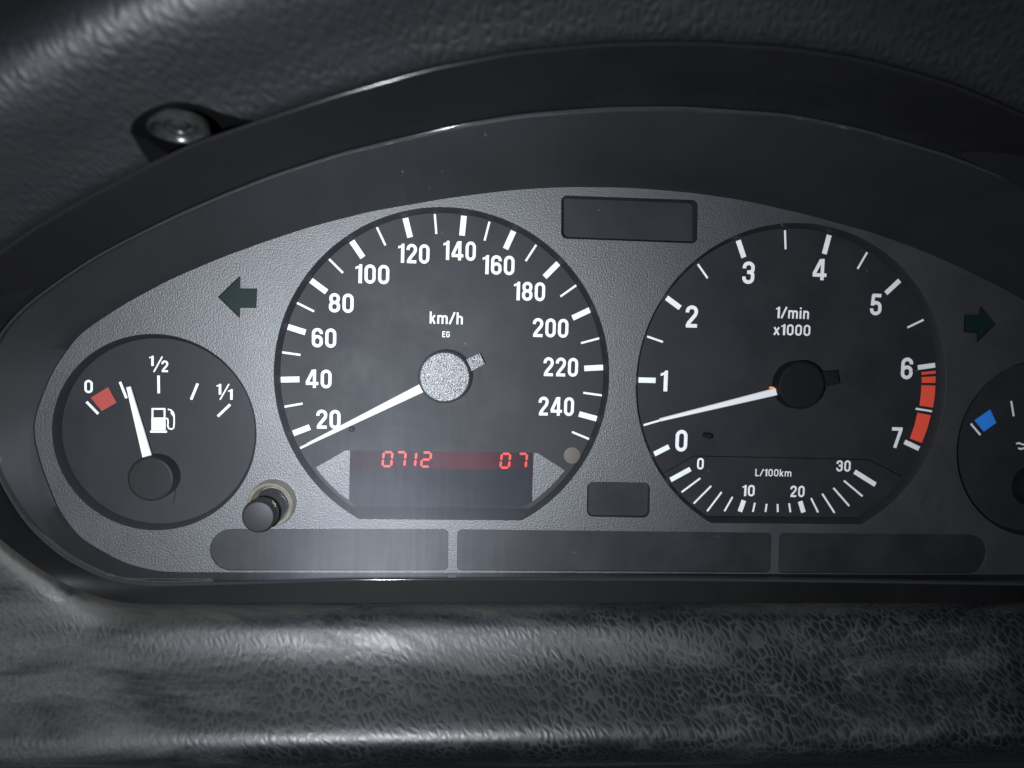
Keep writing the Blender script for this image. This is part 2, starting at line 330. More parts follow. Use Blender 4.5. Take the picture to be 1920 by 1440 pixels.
def leather(name, dusty, rough, spec, relief):
    """grained black vinyl, dust caught in the creases and wiped about in smears"""
    m, nt, b = nodes(name)
    vec = coords(nt)
    wn = N(nt, 'ShaderNodeTexNoise', Scale=0.22, Detail=1.0); nt.links.new(vec, wn.inputs['Vector'])
    mx = N(nt, 'ShaderNodeVectorMath', operation='MULTIPLY_ADD')
    nt.links.new(wn.outputs['Color'], mx.inputs[0]); mx.inputs[1].default_value = (0.9, 0.9, 0.9); nt.links.new(vec, mx.inputs[2])
    rt = N(nt, 'ShaderNodeMapping'); rt.inputs['Rotation'].default_value = (0, math.radians(30), 0); nt.links.new(mx.outputs[0], rt.inputs['Vector'])
    mp = N(nt, 'ShaderNodeMapping'); mp.inputs['Scale'].default_value = (0.58, 0.36, 0.27)
    nt.links.new(rt.outputs[0], mp.inputs['Vector'])
    vo = N(nt, 'ShaderNodeTexVoronoi', feature='DISTANCE_TO_EDGE', Scale=1.0, Randomness=1.0); nt.links.new(mp.outputs[0], vo.inputs['Vector'])
    cell = N(nt, 'ShaderNodeMapRange', interpolation_type='SMOOTHSTEP'); cell.inputs['From Max'].default_value = 0.42
    nt.links.new(vo.outputs['Distance'], cell.inputs['Value'])
    fine = N(nt, 'ShaderNodeTexNoise', Scale=1.4, Detail=4.0, Roughness=0.75); nt.links.new(vec, fine.inputs['Vector'])
    # where the grain is worn flat and where it stands out
    big = N(nt, 'ShaderNodeTexNoise', Scale=0.028, Detail=3.0, Roughness=0.55); nt.links.new(vec, big.inputs['Vector'])
    cm = N(nt, 'ShaderNodeMapRange', interpolation_type='SMOOTHSTEP'); cm.inputs['From Min'].default_value = 0.28; cm.inputs['From Max'].default_value = 0.78; cm.inputs['To Min'].default_value = 0.10
    sx_ = N(nt, 'ShaderNodeSeparateXYZ'); nt.links.new(vec, sx_.inputs[0])
    gx_ = N(nt, 'ShaderNodeMath', operation='MULTIPLY_ADD'); nt.links.new(sx_.outputs['X'], gx_.inputs[0]); gx_.inputs[1].default_value = 0.0016; nt.links.new(big.outputs['Fac'], gx_.inputs[2])
    nt.links.new(gx_.outputs[0], cm.inputs['Value'])
    wr = N(nt, 'ShaderNodeMapRange'); wr.inputs['To Min'].default_value = 0.5; nt.links.new(cm.outputs[0], wr.inputs['Value'])
    cg = N(nt, 'ShaderNodeMath', operation='MULTIPLY'); nt.links.new(cell.outputs[0], cg.inputs[0]); nt.links.new(wr.outputs[0], cg.inputs[1])
    hh = N(nt, 'ShaderNodeMath', operation='MULTIPLY_ADD'); nt.links.new(fine.outputs['Fac'], hh.inputs[0]); hh.inputs[1].default_value = 0.40
    nt.links.new(cg.outputs[0], hh.inputs[2])
    bp = N(nt, 'ShaderNodeBump', Strength=relief, Distance=0.0004); nt.links.new(hh.outputs[0], bp.inputs['Height']); nt.links.new(bp.outputs['Normal'], b.inputs['Normal'])
    sm = N(nt, 'ShaderNodeMapping'); sm.inputs['Scale'].default_value = (0.020, 0.05, 0.070); nt.links.new(vec, sm.inputs['Vector'])
    sn = N(nt, 'ShaderNodeTexNoise', Scale=1.0, Detail=5.0, Roughness=0.62, Distortion=0.8); nt.links.new(sm.outputs[0], sn.inputs['Vector'])
    smear = N(nt, 'ShaderNodeMapRange', interpolation_type='SMOOTHSTEP'); smear.inputs['From Min'].default_value = 0.44; smear.inputs['From Max'].default_value = 0.74
    lx = N(nt, 'ShaderNodeMapRange'); lx.inputs['From Min'].default_value = -45.0; lx.inputs['From Max'].default_value = -115.0; lx.inputs['To Max'].default_value = 0.22; nt.links.new(sx_.outputs['X'], lx.inputs['Value'])
    ls = N(nt, 'ShaderNodeMath', operation='ADD'); nt.links.new(sn.outputs['Fac'], ls.inputs[0]); nt.links.new(lx.outputs[0], ls.inputs[1])
    nt.links.new(ls.outputs[0], smear.inputs['Value'])
    jag = N(nt, 'ShaderNodeMath', operation='MULTIPLY_ADD'); nt.links.new(fine.outputs['Fac'], jag.inputs[0]); jag.inputs[1].default_value = 0.06; nt.links.new(vo.outputs['Distance'], jag.inputs[2])
    inv = N(nt, 'ShaderNodeMapRange', interpolation_type='SMOOTHSTEP'); inv.inputs['From Min'].default_value = 0.03; inv.inputs['From Max'].default_value = 0.24; inv.inputs['To Min'].default_value = 1.0; inv.inputs['To Max'].default_value = 0.0
    nt.links.new(jag.outputs[0], inv.inputs['Value'])
    cre = N(nt, 'ShaderNodeMath', operation='MULTIPLY'); nt.links.new(inv.outputs[0], cre.inputs[0]); nt.links.new(cm.outputs[0], cre.inputs[1])
    c2 = N(nt, 'ShaderNodeMath', operation='MULTIPLY'); nt.links.new(cre.outputs[0], c2.inputs[0]); c2.inputs[1].default_value = 0.42
    pn = N(nt, 'ShaderNodeTexNoise', Scale=0.12, Detail=3.0, Roughness=0.6); nt.links.new(vec, pn.inputs['Vector'])
    pm = N(nt, 'ShaderNodeMapRange'); pm.inputs['From Min'].default_value = 0.34; pm.inputs['From Max'].default_value = 0.62; pm.inputs['To Min'].default_value = 0.3; nt.links.new(pn.outputs['Fac'], pm.inputs['Value'])
    c3 = N(nt, 'ShaderNodeMath', operation='MULTIPLY'); nt.links.new(c2.outputs[0], c3.inputs[0]); nt.links.new(pm.outputs[0], c3.inputs[1])
    s2 = N(nt, 'ShaderNodeMath', operation='MULTIPLY'); nt.links.new(smear.outputs[0], s2.inputs[0]); nt.links.new(fine.outputs['Fac'], s2.inputs[1])
    tot = N(nt, 'ShaderNodeMath', operation='ADD', use_clamp=True); nt.links.new(c3.outputs[0], tot.inputs[0]); nt.links.new(s2.outputs[0], tot.inputs[1])
    sc_ = N(nt, 'ShaderNodeMath', operation='MULTIPLY', use_clamp=True); nt.links.new(tot.outputs[0], sc_.inputs[0]); sc_.inputs[1].default_value = dusty
    # grime settled along the edge that meets the trim
    at_ = N(nt, 'ShaderNodeAttribute', attribute_name='grime'); gm = N(nt, 'ShaderNodeMath', operation='MULTIPLY'); nt.links.new(at_.outputs['Fac'], gm.inputs[0])
    gn = N(nt, 'ShaderNodeMapRange'); gn.inputs['From Min'].default_value = 0.3; gn.inputs['From Max'].default_value = 0.65; nt.links.new(sn.outputs['Fac'], gn.inputs['Value'])
    nt.links.new(gn.outputs[0], gm.inputs[1])
    c = ramp(nt, sc_.outputs[0], [(0.0, (0.0035, 0.0038, 0.0050)), (0.5, (0.018, 0.0183, 0.0188)), (1.0, (0.050, 0.0495, 0.0475))])
    mg = N(nt, 'ShaderNodeMixRGB'); mg.inputs[2].default_value = (0.036, 0.035, 0.030, 1); nt.links.new(gm.outputs[0], mg.inputs[0]); nt.links.new(c, mg.inputs[1])
    nt.links.new(mg.outputs[0], b.inputs['Base Color'])
    rr = N(nt, 'ShaderNodeMapRange'); rr.inputs['To Min'].default_value = rough; rr.inputs['To Max'].default_value = 0.68; rr.inputs['From Max'].default_value = 0.6
    rs = N(nt, 'ShaderNodeMath', operation='MAXIMUM'); nt.links.new(sc_.outputs[0], rs.inputs[0]); nt.links.new(gm.outputs[0], rs.inputs[1])
    nt.links.new(rs.outputs[0], rr.inputs['Value']); nt.links.new(rr.outputs[0], b.inputs['Roughness'])
    b.inputs['Specular IOR Level'].default_value = spec
    return m

def clear_lens(name):
    """clear acrylic pane: mirror-like front, a film of dust, lint and wipe marks on it"""
    m = bpy.data.materials.new(name); m.use_nodes = True
    nt = m.node_tree; nt.nodes.clear()
    out = N(nt, 'ShaderNodeOutputMaterial')
    vec = coords(nt)
    tr = N(nt, 'ShaderNodeBsdfTransparent'); tr.inputs[0].default_value = (0.97, 0.975, 0.98, 1)
    dust = N(nt, 'ShaderNodeBsdfGlossy', distribution='GGX'); dust.inputs['Roughness'].default_value = 0.42; dust.inputs['Color'].default_value = (0.9, 0.92, 1, 1)
    sh = N(nt, 'ShaderNodeBsdfGlossy', distribution='GGX'); sh.inputs['Roughness'].default_value = 0.06
    df = N(nt, 'ShaderNodeBsdfDiffuse'); df.inputs['Color'].default_value = (0.6, 0.6, 0.6, 1)
    wm = N(nt, 'ShaderNodeMapping'); wm.inputs['Scale'].default_value = (0.02, 0.02, 0.03); nt.links.new(vec, wm.inputs['Vector'])
    wn = N(nt, 'ShaderNodeTexNoise', Scale=1.0, Detail=6.0, Roughness=0.6); nt.links.new(wm.outputs[0], wn.inputs['Vector'])
    mr = N(nt, 'ShaderNodeMapRange'); mr.inputs['From Min'].default_value = 0.3; mr.inputs['From Max'].default_value = 0.7
    mr.inputs['To Min'].default_value = 0.0050; mr.inputs['To Max'].default_value = 0.0100
    vm = N(nt, 'ShaderNodeMapping'); vm.inputs['Scale'].default_value = (0.55, 0.02, 0.035); nt.links.new(vec, vm.inputs['Vector'])      # wipe marks, mostly up and down
    vn = N(nt, 'ShaderNodeTexNoise', Scale=1.0, Detail=4.0, Roughness=0.65, Distortion=0.3); nt.links.new(vm.outputs[0], vn.inputs['Vector'])
    va = N(nt, 'ShaderNodeMath', operation='MULTIPLY_ADD'); nt.links.new(vn.outputs['Fac'], va.inputs[0]); va.inputs[1].default_value = 0.32; nt.links.new(wn.outputs['Fac'], va.inputs[2])
    vb = N(nt, 'ShaderNodeMath', operation='SUBTRACT'); nt.links.new(va.outputs[0], vb.inputs[0]); vb.inputs[1].default_value = 0.16
    nt.links.new(vb.outputs[0], mr.inputs['Value'])
    m1 = N(nt, 'ShaderNodeMixShader'); nt.links.new(mr.outputs[0], m1.inputs[0]); nt.links.new(tr.outputs[0], m1.inputs[1]); nt.links.new(dust.outputs[0], m1.inputs[2])
    vo = N(nt, 'ShaderNodeTexVoronoi', feature='F1', Scale=0.3); nt.links.new(vec, vo.inputs['Vector'])
    sep = N(nt, 'ShaderNodeSeparateColor'); nt.links.new(vo.outputs['Color'], sep.inputs[0])
    rad = N(nt, 'ShaderNodeMapRange'); rad.inputs['From Min'].default_value = 0.88; rad.inputs['To Max'].default_value = 0.05; nt.links.new(sep.outputs[0], rad.inputs['Value'])
    spk = N(nt, 'ShaderNodeMath', operation='LESS_THAN'); nt.links.new(vo.outputs['Distance'], spk.inputs[0]); nt.links.new(rad.outputs[0], spk.inputs[1])
    sa = N(nt, 'ShaderNodeMath', operation='MULTIPLY'); nt.links.new(spk.outputs[0], sa.inputs[0]); sa.inputs[1].default_value = 0.22
    m2 = N(nt, 'ShaderNodeMixShader'); nt.links.new(sa.outputs[0], m2.inputs[0]); nt.links.new(m1.outputs[0], m2.inputs[1]); nt.links.new(df.outputs[0], m2.inputs[2])
    lw = N(nt, 'ShaderNodeLayerWeight', Blend=0.5)
    p5 = N(nt, 'ShaderNodeMath', operation='POWER'); nt.links.new(lw.outputs['Facing'], p5.inputs[0]); p5.inputs[1].default_value = 5.0
    fr = N(nt, 'ShaderNodeMath', operation='MULTIPLY_ADD'); nt.links.new(p5.outputs[0], fr.inputs[0]); fr.inputs[1].default_value = 0.965; fr.inputs[2].default_value = 0.035
    m3 = N(nt, 'ShaderNodeMixShader'); nt.links.new(fr.outputs[0], m3.inputs[0]); nt.links.new(m2.outputs[0], m3.inputs[1]); nt.links.new(sh.outputs[0], m3.inputs[2])
    nt.links.new(m3.outputs[0], out.inputs['Surface'])
    return m

def screen_band(name):
    """the lit upper line of the display: red back-light, strongest around the middle"""
    m, nt, b = nodes(name)
    vec = coords(nt)
    s = N(nt, 'ShaderNodeSeparateXYZ'); nt.links.new(vec, s.inputs[0])
    mr = N(nt, 'ShaderNodeMapRange'); mr.inputs['From Min'].default_value = -30; mr.inputs['From Max'].default_value = 26; nt.links.new(s.outputs['X'], mr.inputs['Value'])
    c = ramp(nt, mr.outputs[0], [(0.0, (0.010, 0.002, 0.006)), (0.3, (0.040, 0.005, 0.014)), (0.62, (0.100, 0.006, 0.019)), (0.80, (0.060, 0.003, 0.007)), (1.0, (0.004, 0.001, 0.002))])
    b.inputs['Base Color'].default_value = (0.008, 0.004, 0.006, 1); b.inputs['Roughness'].default_value = 0.5; b.inputs['Specular IOR Level'].default_value = 0.12
    nt.links.new(c, b.inputs['Emission Color']); b.inputs['Emission Strength'].default_value = 1.0
    return m

FACE = plastic('grey_grained_plastic', (0.019, 0.0196, 0.0218), 0.47, 0.80, grain=2.1, dist=0.16, strength=0.9, ior=1.7, mottle=0.035, mottle_scale=0.06, dust=(0.025, 0.0257, 0.028))
DIAL = plastic('matt_black_dial', (0.0115, 0.0120, 0.0142), 0.60, 0.28, grain=6.0, dist=0.006, strength=0.5, mottle=0.07, mottle_scale=0.07, dust=(0.0175, 0.018, 0.0205))
WALL = plastic('recess_black', (0.010, 0.0105, 0.012), 0.55, 0.3)
WHITE = plastic('white_print', (0.86, 0.86, 0.86), 0.6, 0.3, mottle=0.04, mottle_scale=0.5, dust=(0.74, 0.74, 0.75))
NEEDLE = plastic('white_needle', (0.80, 0.79, 0.78), 0.45, 0.4)
RED_P = plastic('red_print', (0.84, 0.085, 0.045), 0.55, 0.3)
RESERVE_P = plastic('faded_red_print', (0.36, 0.055, 0.042), 0.55, 0.3)
BLUE_P = plastic('blue_print', (0.03, 0.24, 0.80), 0.55, 0.3)
HUB_GLINT = plastic('grained_hub_in_glint', (0.004, 0.004, 0.0045), 0.28, 0.72, grain=1.9, dist=0.20, strength=1.0, ior=1.62)  # flash sparkle put into this copy of the hub plastic by gloss and grain
HUB_NO_GLINT = plastic('matt_hub_off_glint', (0.0022, 0.0023, 0.0028), 0.52, 0.34, grain=6.0, dist=0.006, strength=0.4)  # same hub plastic, made darker and duller for hubs away from the flash glint
HUB_EDGE = plastic('smooth_black_hub', (0.003, 0.003, 0.0034), 0.5, 0.22)
SCREEN = plastic('display_glass', (0.0032, 0.0042, 0.0095), 0.45, 0.14, mottle=0.06, mottle_scale=0.08, dust=(0.0058, 0.0072, 0.0145))
PANEL = plastic('smoked_warning_panel', (0.0105, 0.0108, 0.0125), 0.52, 0.26, grain=4.0, dist=0.004, strength=0.4, mottle=0.05, mottle_scale=0.05)
GREEN = plastic('dark_green_lens', (0.0045, 0.0140, 0.0125), 0.5, 0.10)
SHROUD = plastic('black_shroud', (0.0100, 0.0103, 0.0117), 0.66, 0.22, grain=4.0, dist=0.008, strength=0.5, mottle=0.06, mottle_scale=0.03, dust=(0.0145, 0.0146, 0.0155))
GLOSS = plastic('black_trim_plastic', (0.0024, 0.0025, 0.0030), 0.60, 0.16, grain=2.5, dist=0.02, strength=0.4, mottle=0.08, mottle_scale=0.04, dust=(0.0044, 0.0044, 0.0048))
BEAD = plastic('trim_edge_plastic', (0.008, 0.008, 0.009), 0.18, 0.40, grain=0.5, dist=0.02, strength=0.5)
LBEAD = plastic('clear_lens_edge', (0.022, 0.022, 0.025), 0.10, 0.6, grain=0.3, dist=0.006, strength=0.5)
CREAM = plastic('cream_lamp_cap', (0.10, 0.088, 0.068), 0.55, 0.3)
COLLAR_M = plastic('dirty_clear_collar', (0.15, 0.13, 0.095), 0.32, 0.6, grain=0.9, dist=0.05, strength=0.4, mottle=0.12, mottle_scale=0.3, dust=(0.30, 0.27, 0.20))
RUBBER = plastic('dark_grey_button', (0.016, 0.0165, 0.019), 0.5, 0.28, grain=5.0, dist=0.01, strength=0.4)
PLUG_M = plastic('grey_socket', (0.008, 0.0083, 0.0083), 0.24, 0.34, grain=0.8, dist=0.05, strength=0.4, mottle=0.08, mottle_scale=0.4, dust=(0.020, 0.020, 0.019))
PIT = plastic('pocket_black', (0.002, 0.002, 0.0024), 0.7, 0.08)
LED = glow('lit_red_segment', (0.95, 0.030, 0.016), 1.15, (0.05, 0.008, 0.008))
AMBER = glow('amber_light', (1.0, 0.30, 0.06), 0.9, (0.5, 0.2, 0.05))
BAND = screen_band('lit_display_line')
LENS = clear_lens('dusty_clear_lens')
VINYL_UP = leather('cowl_vinyl', 0.11, 0.52, 0.40, 0.40)
VINYL_LOW = leather('pad_vinyl', 1.25, 0.44, 0.56, 0.20)

# ------------------------------------------------------------------ lettering (flat print)
def arc(cx, cy, rx, ry, a0, a1, n=8):
    return [(cx + rx * math.cos(math.radians(a0 + (a1 - a0) * i / n)), cy + ry * math.sin(math.radians(a0 + (a1 - a0) * i / n))) for i in range(n + 1)]
def oval(x0, x1, y0, y1, r=None):
    rx = (x1 - x0) / 2; ry = r or rx * 1.05; cx = (x0 + x1) / 2
    p = arc(cx, y1 - ry, rx, ry, 0, 180, 12) + arc(cx, y0 + ry, rx, ry, 180, 360, 12)
    return p + [p[0]]
ST = 0.165                                      # stroke width for a figure one unit tall
a, b_, t_, o_ = 0.085, 0.485, 0.925, 0.075
GL = {
 '0': (0.57, [oval(a, b_, o_, t_)], []),
 '1': (0.335, [], [[(0.335, 0), (0.335, 1), (0.20, 1), (0.16, 0.915), (0.0, 0.86), (0.0, 0.735), (0.155, 0.79), (0.155, 0)]]),
 '2': (0.57, [[(a, 0.68)] + arc(0.285, 0.735, 0.2, 0.19, 180, 0, 12) + [(0.478, 0.66), (0.44, 0.56), (0.17, 0.22), (0.12, 0.10)], [(0.035, o_), (0.545, o_)]], []),
 '3': (0.57, [[(a, 0.69)] + arc(0.285, 0.745, 0.2, 0.18, 180, 0, 12) + [(b_, 0.68)] + arc(0.325, 0.66, 0.16, 0.135, -5, -80, 6) + [(0.22, 0.525)],
              [(0.22, 0.522)] + arc(0.325, 0.39, 0.16, 0.132, 80, 0, 6) + [(b_, 0.26)] + arc(0.285, 0.255, 0.2, 0.18, 0, -180, 12) + [(a, 0.32)]], []),
 '4': (0.67, [[(0.40, 0.96), (0.075, 0.27)], [(0.02, 0.24), (0.67, 0.24)], [(0.465, 0), (0.465, 1)]], []),
 '5': (0.57, [[(0.525, 0.93), (0.10, 0.93)], [(0.145, 0.95), (0.115, 0.45)], arc(0.285, 0.40, 0.2, 0.19, 152, 0, 10) + arc(0.285, 0.265, 0.2, 0.19, 0, -180, 12) + [(a, 0.31)]], []),
 '6': (0.57, [[(b_, 0.70)] + arc(0.285, 0.735, 0.2, 0.19, 0, 180, 12) + [(a, 0.3)] + arc(0.285, 0.265, 0.2, 0.19, 180, 360, 12) + [(b_, 0.36)], arc(0.285, 0.37, 0.2, 0.19, 0, 160, 9)], []),
 '7': (0.54, [[(0.02, 0.93), (0.535, 0.93)], [(0.465, 0.92), (0.40, 0.70), (0.20, 0.0)]], []),
 '8': (0.57, [oval(0.10, 0.47, 0.52, t_, 0.17), oval(a, b_, o_, 0.52, 0.18)], []),
 'k': (0.50, [[(0.09, 0), (0.09, 1)], [(0.42, 0.70), (0.13, 0.30)], [(0.21, 0.42), (0.43, 0)]], []),
 'm': (0.84, [[(0.085, 0), (0.085, 0.72)], [(0.085, 0.52)] + arc(0.255, 0.52, 0.165, 0.125, 170, 0, 8) + [(0.42, 0)], [(0.42, 0.52)] + arc(0.59, 0.52, 0.165, 0.125, 170, 0, 8) + [(0.755, 0)]], []),
 'n': (0.52, [[(0.085, 0), (0.085, 0.72)], [(0.085, 0.50)] + arc(0.26, 0.50, 0.175, 0.145, 170, 0, 8) + [(0.435, 0)]], []),
 'h': (0.52, [[(0.085, 0), (0.085, 1)], [(0.085, 0.50)] + arc(0.26, 0.50, 0.175, 0.145, 170, 0, 8) + [(0.435, 0)]], []),
 'i': (0.19, [[(0.095, 0), (0.095, 0.72)], [(0.095, 0.84), (0.095, 0.99)]], []),
 'x': (0.50, [[(0.05, 0.0), (0.44, 0.70)], [(0.06, 0.70), (0.45, 0.0)]], []),
 '/': (0.46, [[(0.03, 0.0), (0.43, 1.0)]], []),
 'E': (0.48, [[(0.09, 0), (0.09, 1)], [(0.09, 0.93), (0.48, 0.93)], [(0.09, 0.51), (0.44, 0.51)], [(0.09, 0.07), (0.48, 0.07)]], []),
 'G': (0.57, [[(b_, 0.70)] + arc(0.285, 0.735, 0.2, 0.19, 0, 180, 12) + arc(0.285, 0.265, 0.2, 0.19, 180, 360, 12) + [(b_, 0.46), (0.30, 0.46)]], []),
 'L': (0.44, [[(0.09, 0), (0.09, 1)], [(0.09, 0.07), (0.44, 0.07)]], []),
}
def ribbon(pts, w, closed=False):
    """quads along a polyline with mitred joints"""
    P_ = [Vector(p) for p in pts]; n = len(P_); L_, R_ = [], []
    for i in range(n):
        if closed: p0, p1 = P_[(i - 2) % (n - 1)] if i in (0, n - 1) else P_[i - 1], P_[1] if i in (0, n - 1) else P_[i + 1]
        else: p0, p1 = P_[max(0, i - 1)], P_[min(n - 1, i + 1)]
        d0 = (P_[i] - p0) if (P_[i] - p0).length > 1e-9 else (p1 - P_[i]); d1 = (p1 - P_[i]) if (p1 - P_[i]).length > 1e-9 else d0
        n0 = Vector((-d0.y, d0.x)).normalized(); n1 = Vector((-d1.y, d1.x)).normalized()
        m = n0 + n1; m = m.normalized() if m.length > 1e-6 else n0
        k = min(1.6, 1 / max(0.3, m.dot(n0)))
        L_.append(P_[i] + m * (w / 2 * k)); R_.append(P_[i] - m * (w / 2 * k))
    return L_ + R_, [(i, n + i, n + i + 1, i + 1) for i in range(n - 1)]
def text(name, s, cx, cy, hgt, wid, h, mat, parent, weight=1.0):
    """a printed word or number centred on cx, cy, hgt tall and wid wide"""
    gap = 0.115; x = 0; items = []
    for ch in s:
        items.append((x, GL[ch])); x += GL[ch][0] + gap
    tot = x - gap; sx = wid / tot
    vs, fs, lay = [], [], 0
    for gx, (gw, strokes, polys) in items:
        for st in strokes:
            cl = len(st) > 3 and st[0] == st[-1]
            # strokes are drawn in millimetres so that their width stays even after condensing
            pts = [((gx + px) * sx, py * hgt) for px, py in st]
            v, f = ribbon(pts, ST * weight * (0.55 * hgt + 0.45 * sx), cl)
            k = len(vs); lay += 1
            vs += [(p.x, p.y, h + 0.012 * (lay % 4)) for p in v]; fs += [tuple(i + k for i in q) for q in f]
        for pg in polys:
            k = len(vs)
            # split the figure one into convex pieces: stem and flag
            st = [(0.155, 0), (0.335, 0), (0.335, 1), (0.20, 1), (0.16, 0.915), (0.155, 0.79)]
            flag = [(0.155, 0.79), (0.16, 0.915), (0.0, 0.86), (0.0, 0.735)]
            for q in (st, flag):
                k = len(vs)
                vs += [((gx + px) * sx, py * hgt, h) for px, py in q]; fs.append(tuple(range(k, k + len(q))))
    vs = [(cx - wid / 2 + x_, cy - hgt / 2 + y_, z_) for x_, y_, z_ in vs]
    o = add(name, vs, fs, mat, parent)
    bm = bmesh.new(); bm.from_mesh(o.data); bm.normal_update()
    bmesh.ops.reverse_faces(bm, faces=[f for f in bm.faces if f.normal.dot(OUT) < 0]); bm.to_mesh(o.data); bm.free()
    return o
def tick(name, t, wd, h, mat, parent):
    p, q = Vector(t[:2]), Vector(t[2:4]); d = (q - p).normalized(); n = Vector((-d.y, d.x)) * wd / 2
    o = add(name, [(*(p + n), h), (*(q + n), h), (*(q - n), h), (*(p - n), h)], [(0, 1, 2, 3)], mat, parent)
    return flip_to(o, OUT)
def line(name, pts, wd, h, mat, parent):
    v, f = ribbon(pts, wd)
    return flip_to(add(name, [(p.x, p.y, h) for p in v], f, mat, parent), OUT)
def bar(name, pts, h0, h1, mat, parent, slim=0.85):
    """a low solid bar with sloping sides on a convex outline"""
    c = sum((Vector(p) for p in pts), Vector((0, 0))) / len(pts)
    n = len(pts)
    top = inset(pts, (1 - slim))
    o = loft(name, [[(x, y, h0) for x, y in pts], [(x, y, h0 + 0.6 * (h1 - h0)) for x, y in pts], [(x, y, h1) for x, y in top]], mat, parent, True, 20, 'both')
    bm = bmesh.new(); bm.from_mesh(o.data); bmesh.ops.recalc_face_normals(bm, faces=bm.faces); bm.to_mesh(o.data); bm.free()
    return o

# ------------------------------------------------------------------ dashboard (the setting)
A = polar(EDGE_A); B = polar(EDGE_B); C = polar(EDGE_C)
NB, NC = normals(B), normals(C)
hB = h_lens(B[:, 1]); hC = h_rim(C[:, 1])
TOP_P = np.array([(0.9, -3.0), (1.0, -0.6), (1.8, 0.2), (4, 2.8), (7, 7), (9.5, 11.5), (12, 15.8), (14, 18.6), (16, 20.4), (18, 21.4), (20.5, 21.6), (24, 20.8), (30, 17.6), (38, 12), (50, 2), (66, -14)])
LOW_P = np.array([(0.9, -4.0), (1.0, -0.9), (1.4, 0.4), (2.4, 2.4), (3.6, 4.0), (4.8, 5.0), (6.2, 5.4), (8, 5.6), (11, 6.6), (14, 8.6), (17, 11.3), (20, 14.3), (23, 17.5), (25.5, 20.1), (27.3, 21.5), (28.6, 22.0), (30, 22.0), (32, 21.2), (35, 18.8), (39, 14.4), (46, 5), (56, -9)])
def dense(p, n):
    s = np.r_[0, np.cumsum(np.hypot(*np.diff(p, axis=0).T))]; t = np.linspace(0, s[-1], n)
    q = np.c_[np.interp(t, s, p[:, 0]), np.interp(t, s, p[:, 1])]
    for _ in range(5):
        q[1:-1] = 0.25 * q[:-2] + 0.5 * q[1:-1] + 0.25 * q[2:]
    return q
NP = 90
tp, lp = dense(TOP_P, NP), dense(LOW_P, NP)
wt = np.clip((C[:, 1] + 62) / 45.0, 0, 1); wt = wt * wt * (3 - 2 * wt)
def notch(x, y):
    """how far the pocket is cut back from the rim of the cowl"""
    if y < 20 or x < -62.4 or x > -39.5: return 0.0
    return float(np.interp(x, [-62.4, -62.2, -61.6, -60, -57, -53, -50, -47.5, -45, -42.5, -39.5], [0, 4.6, 5.8, 6.6, 7.0, 6.8, 6.0, 4.6, 3.0, 1.8, 0.8]))
CN = np.array([notch(x, y) for x, y in C])
dash = thing('dashboard', 'black grained vinyl dashboard around the instrument cluster', 'dashboard', (XM, -74, 12))
dash['kind'] = 'structure'
left_i = [i for i in range(NR) if C[i, 0] < XM]; right_i = [i for i in range(NR) if C[i, 0] >= XM]
iL = min(left_i, key=lambda i: abs(C[i, 1] + 44)); iR = min(right_i, key=lambda i: abs(C[i, 1] + 44))
def dash_part(name, idx, mat, cut):
    rings = []
    for k in range(NP):
        r = []
        for i in idx:
            o0 = tp[k, 0] * wt[i] + lp[k, 0] * (1 - wt[i]); hh = tp[k, 1] * wt[i] + lp[k, 1] * (1 - wt[i])
            if cut and CN[i] > 0.9:
                # within the pocket the skin starts further back
                e1 = 13.0; oo = o0 if o0 > e1 else CN[i] + (o0 - tp[0, 0]) * (e1 - CN[i]) / (e1 - tp[0, 0]); hh = float(np.interp(oo, tp[:, 0], tp[:, 1])); o0 = oo
            x, y, hb = C[i, 0] + NC[i, 0] * o0, C[i, 1] + NC[i, 1] * o0, hC[i]
            if not cut:
                lf = max(0.0, min(1.0, (-82.0 - C[i, 0]) / 25.0)); hh -= 0.9 * lf * min(max(hh, 0.0), 5.0) * max(0.0, 1 - o0 / 14.0)
                # away from the opening the pad runs straight across the car, it does not follow the rounded corner
                f = max(0.0, min(1.0, (o0 - 3.0) / 9.0)); f = f * f * (3 - 2 * f)
                d = C[i] - RC; k_ = min((-117.0 - C[i, 1]) / min(d[1], -1e-3), 1.4); o_n = o0 / 42.0
                x2, y2 = C[i, 0] + d[0] * k_ * o_n, C[i, 1] + (-117.0 - C[i, 1]) * o_n
                x, y, hb = x + (x2 - x) * f, y + (y2 - y) * f, hb + (11.4 + 0.25 * (hb - 11.4) - hb) * f
            r.append((x, y, hb + hh))
        rings.append(r)
    o = flip_to(loft(name, rings, mat, dash, False, 60), OUT)
    g = o.data.attributes.new('grime', 'FLOAT', 'POINT'); n = len(idx); vals = []
    for k in range(NP):
        for i in idx:
            e = tp[k, 0] * wt[i] + lp[k, 0] * (1 - wt[i]); wide = 1.4 + 2.0 * max(0, min(1, (-40 - C[i, 0]) / 50))
            vals.append(max(0.0, min(1.0, 1.25 - (e - 0.9) / wide)) if not cut else 0.0)
    g.data.foreach_set('value', vals)
    return o
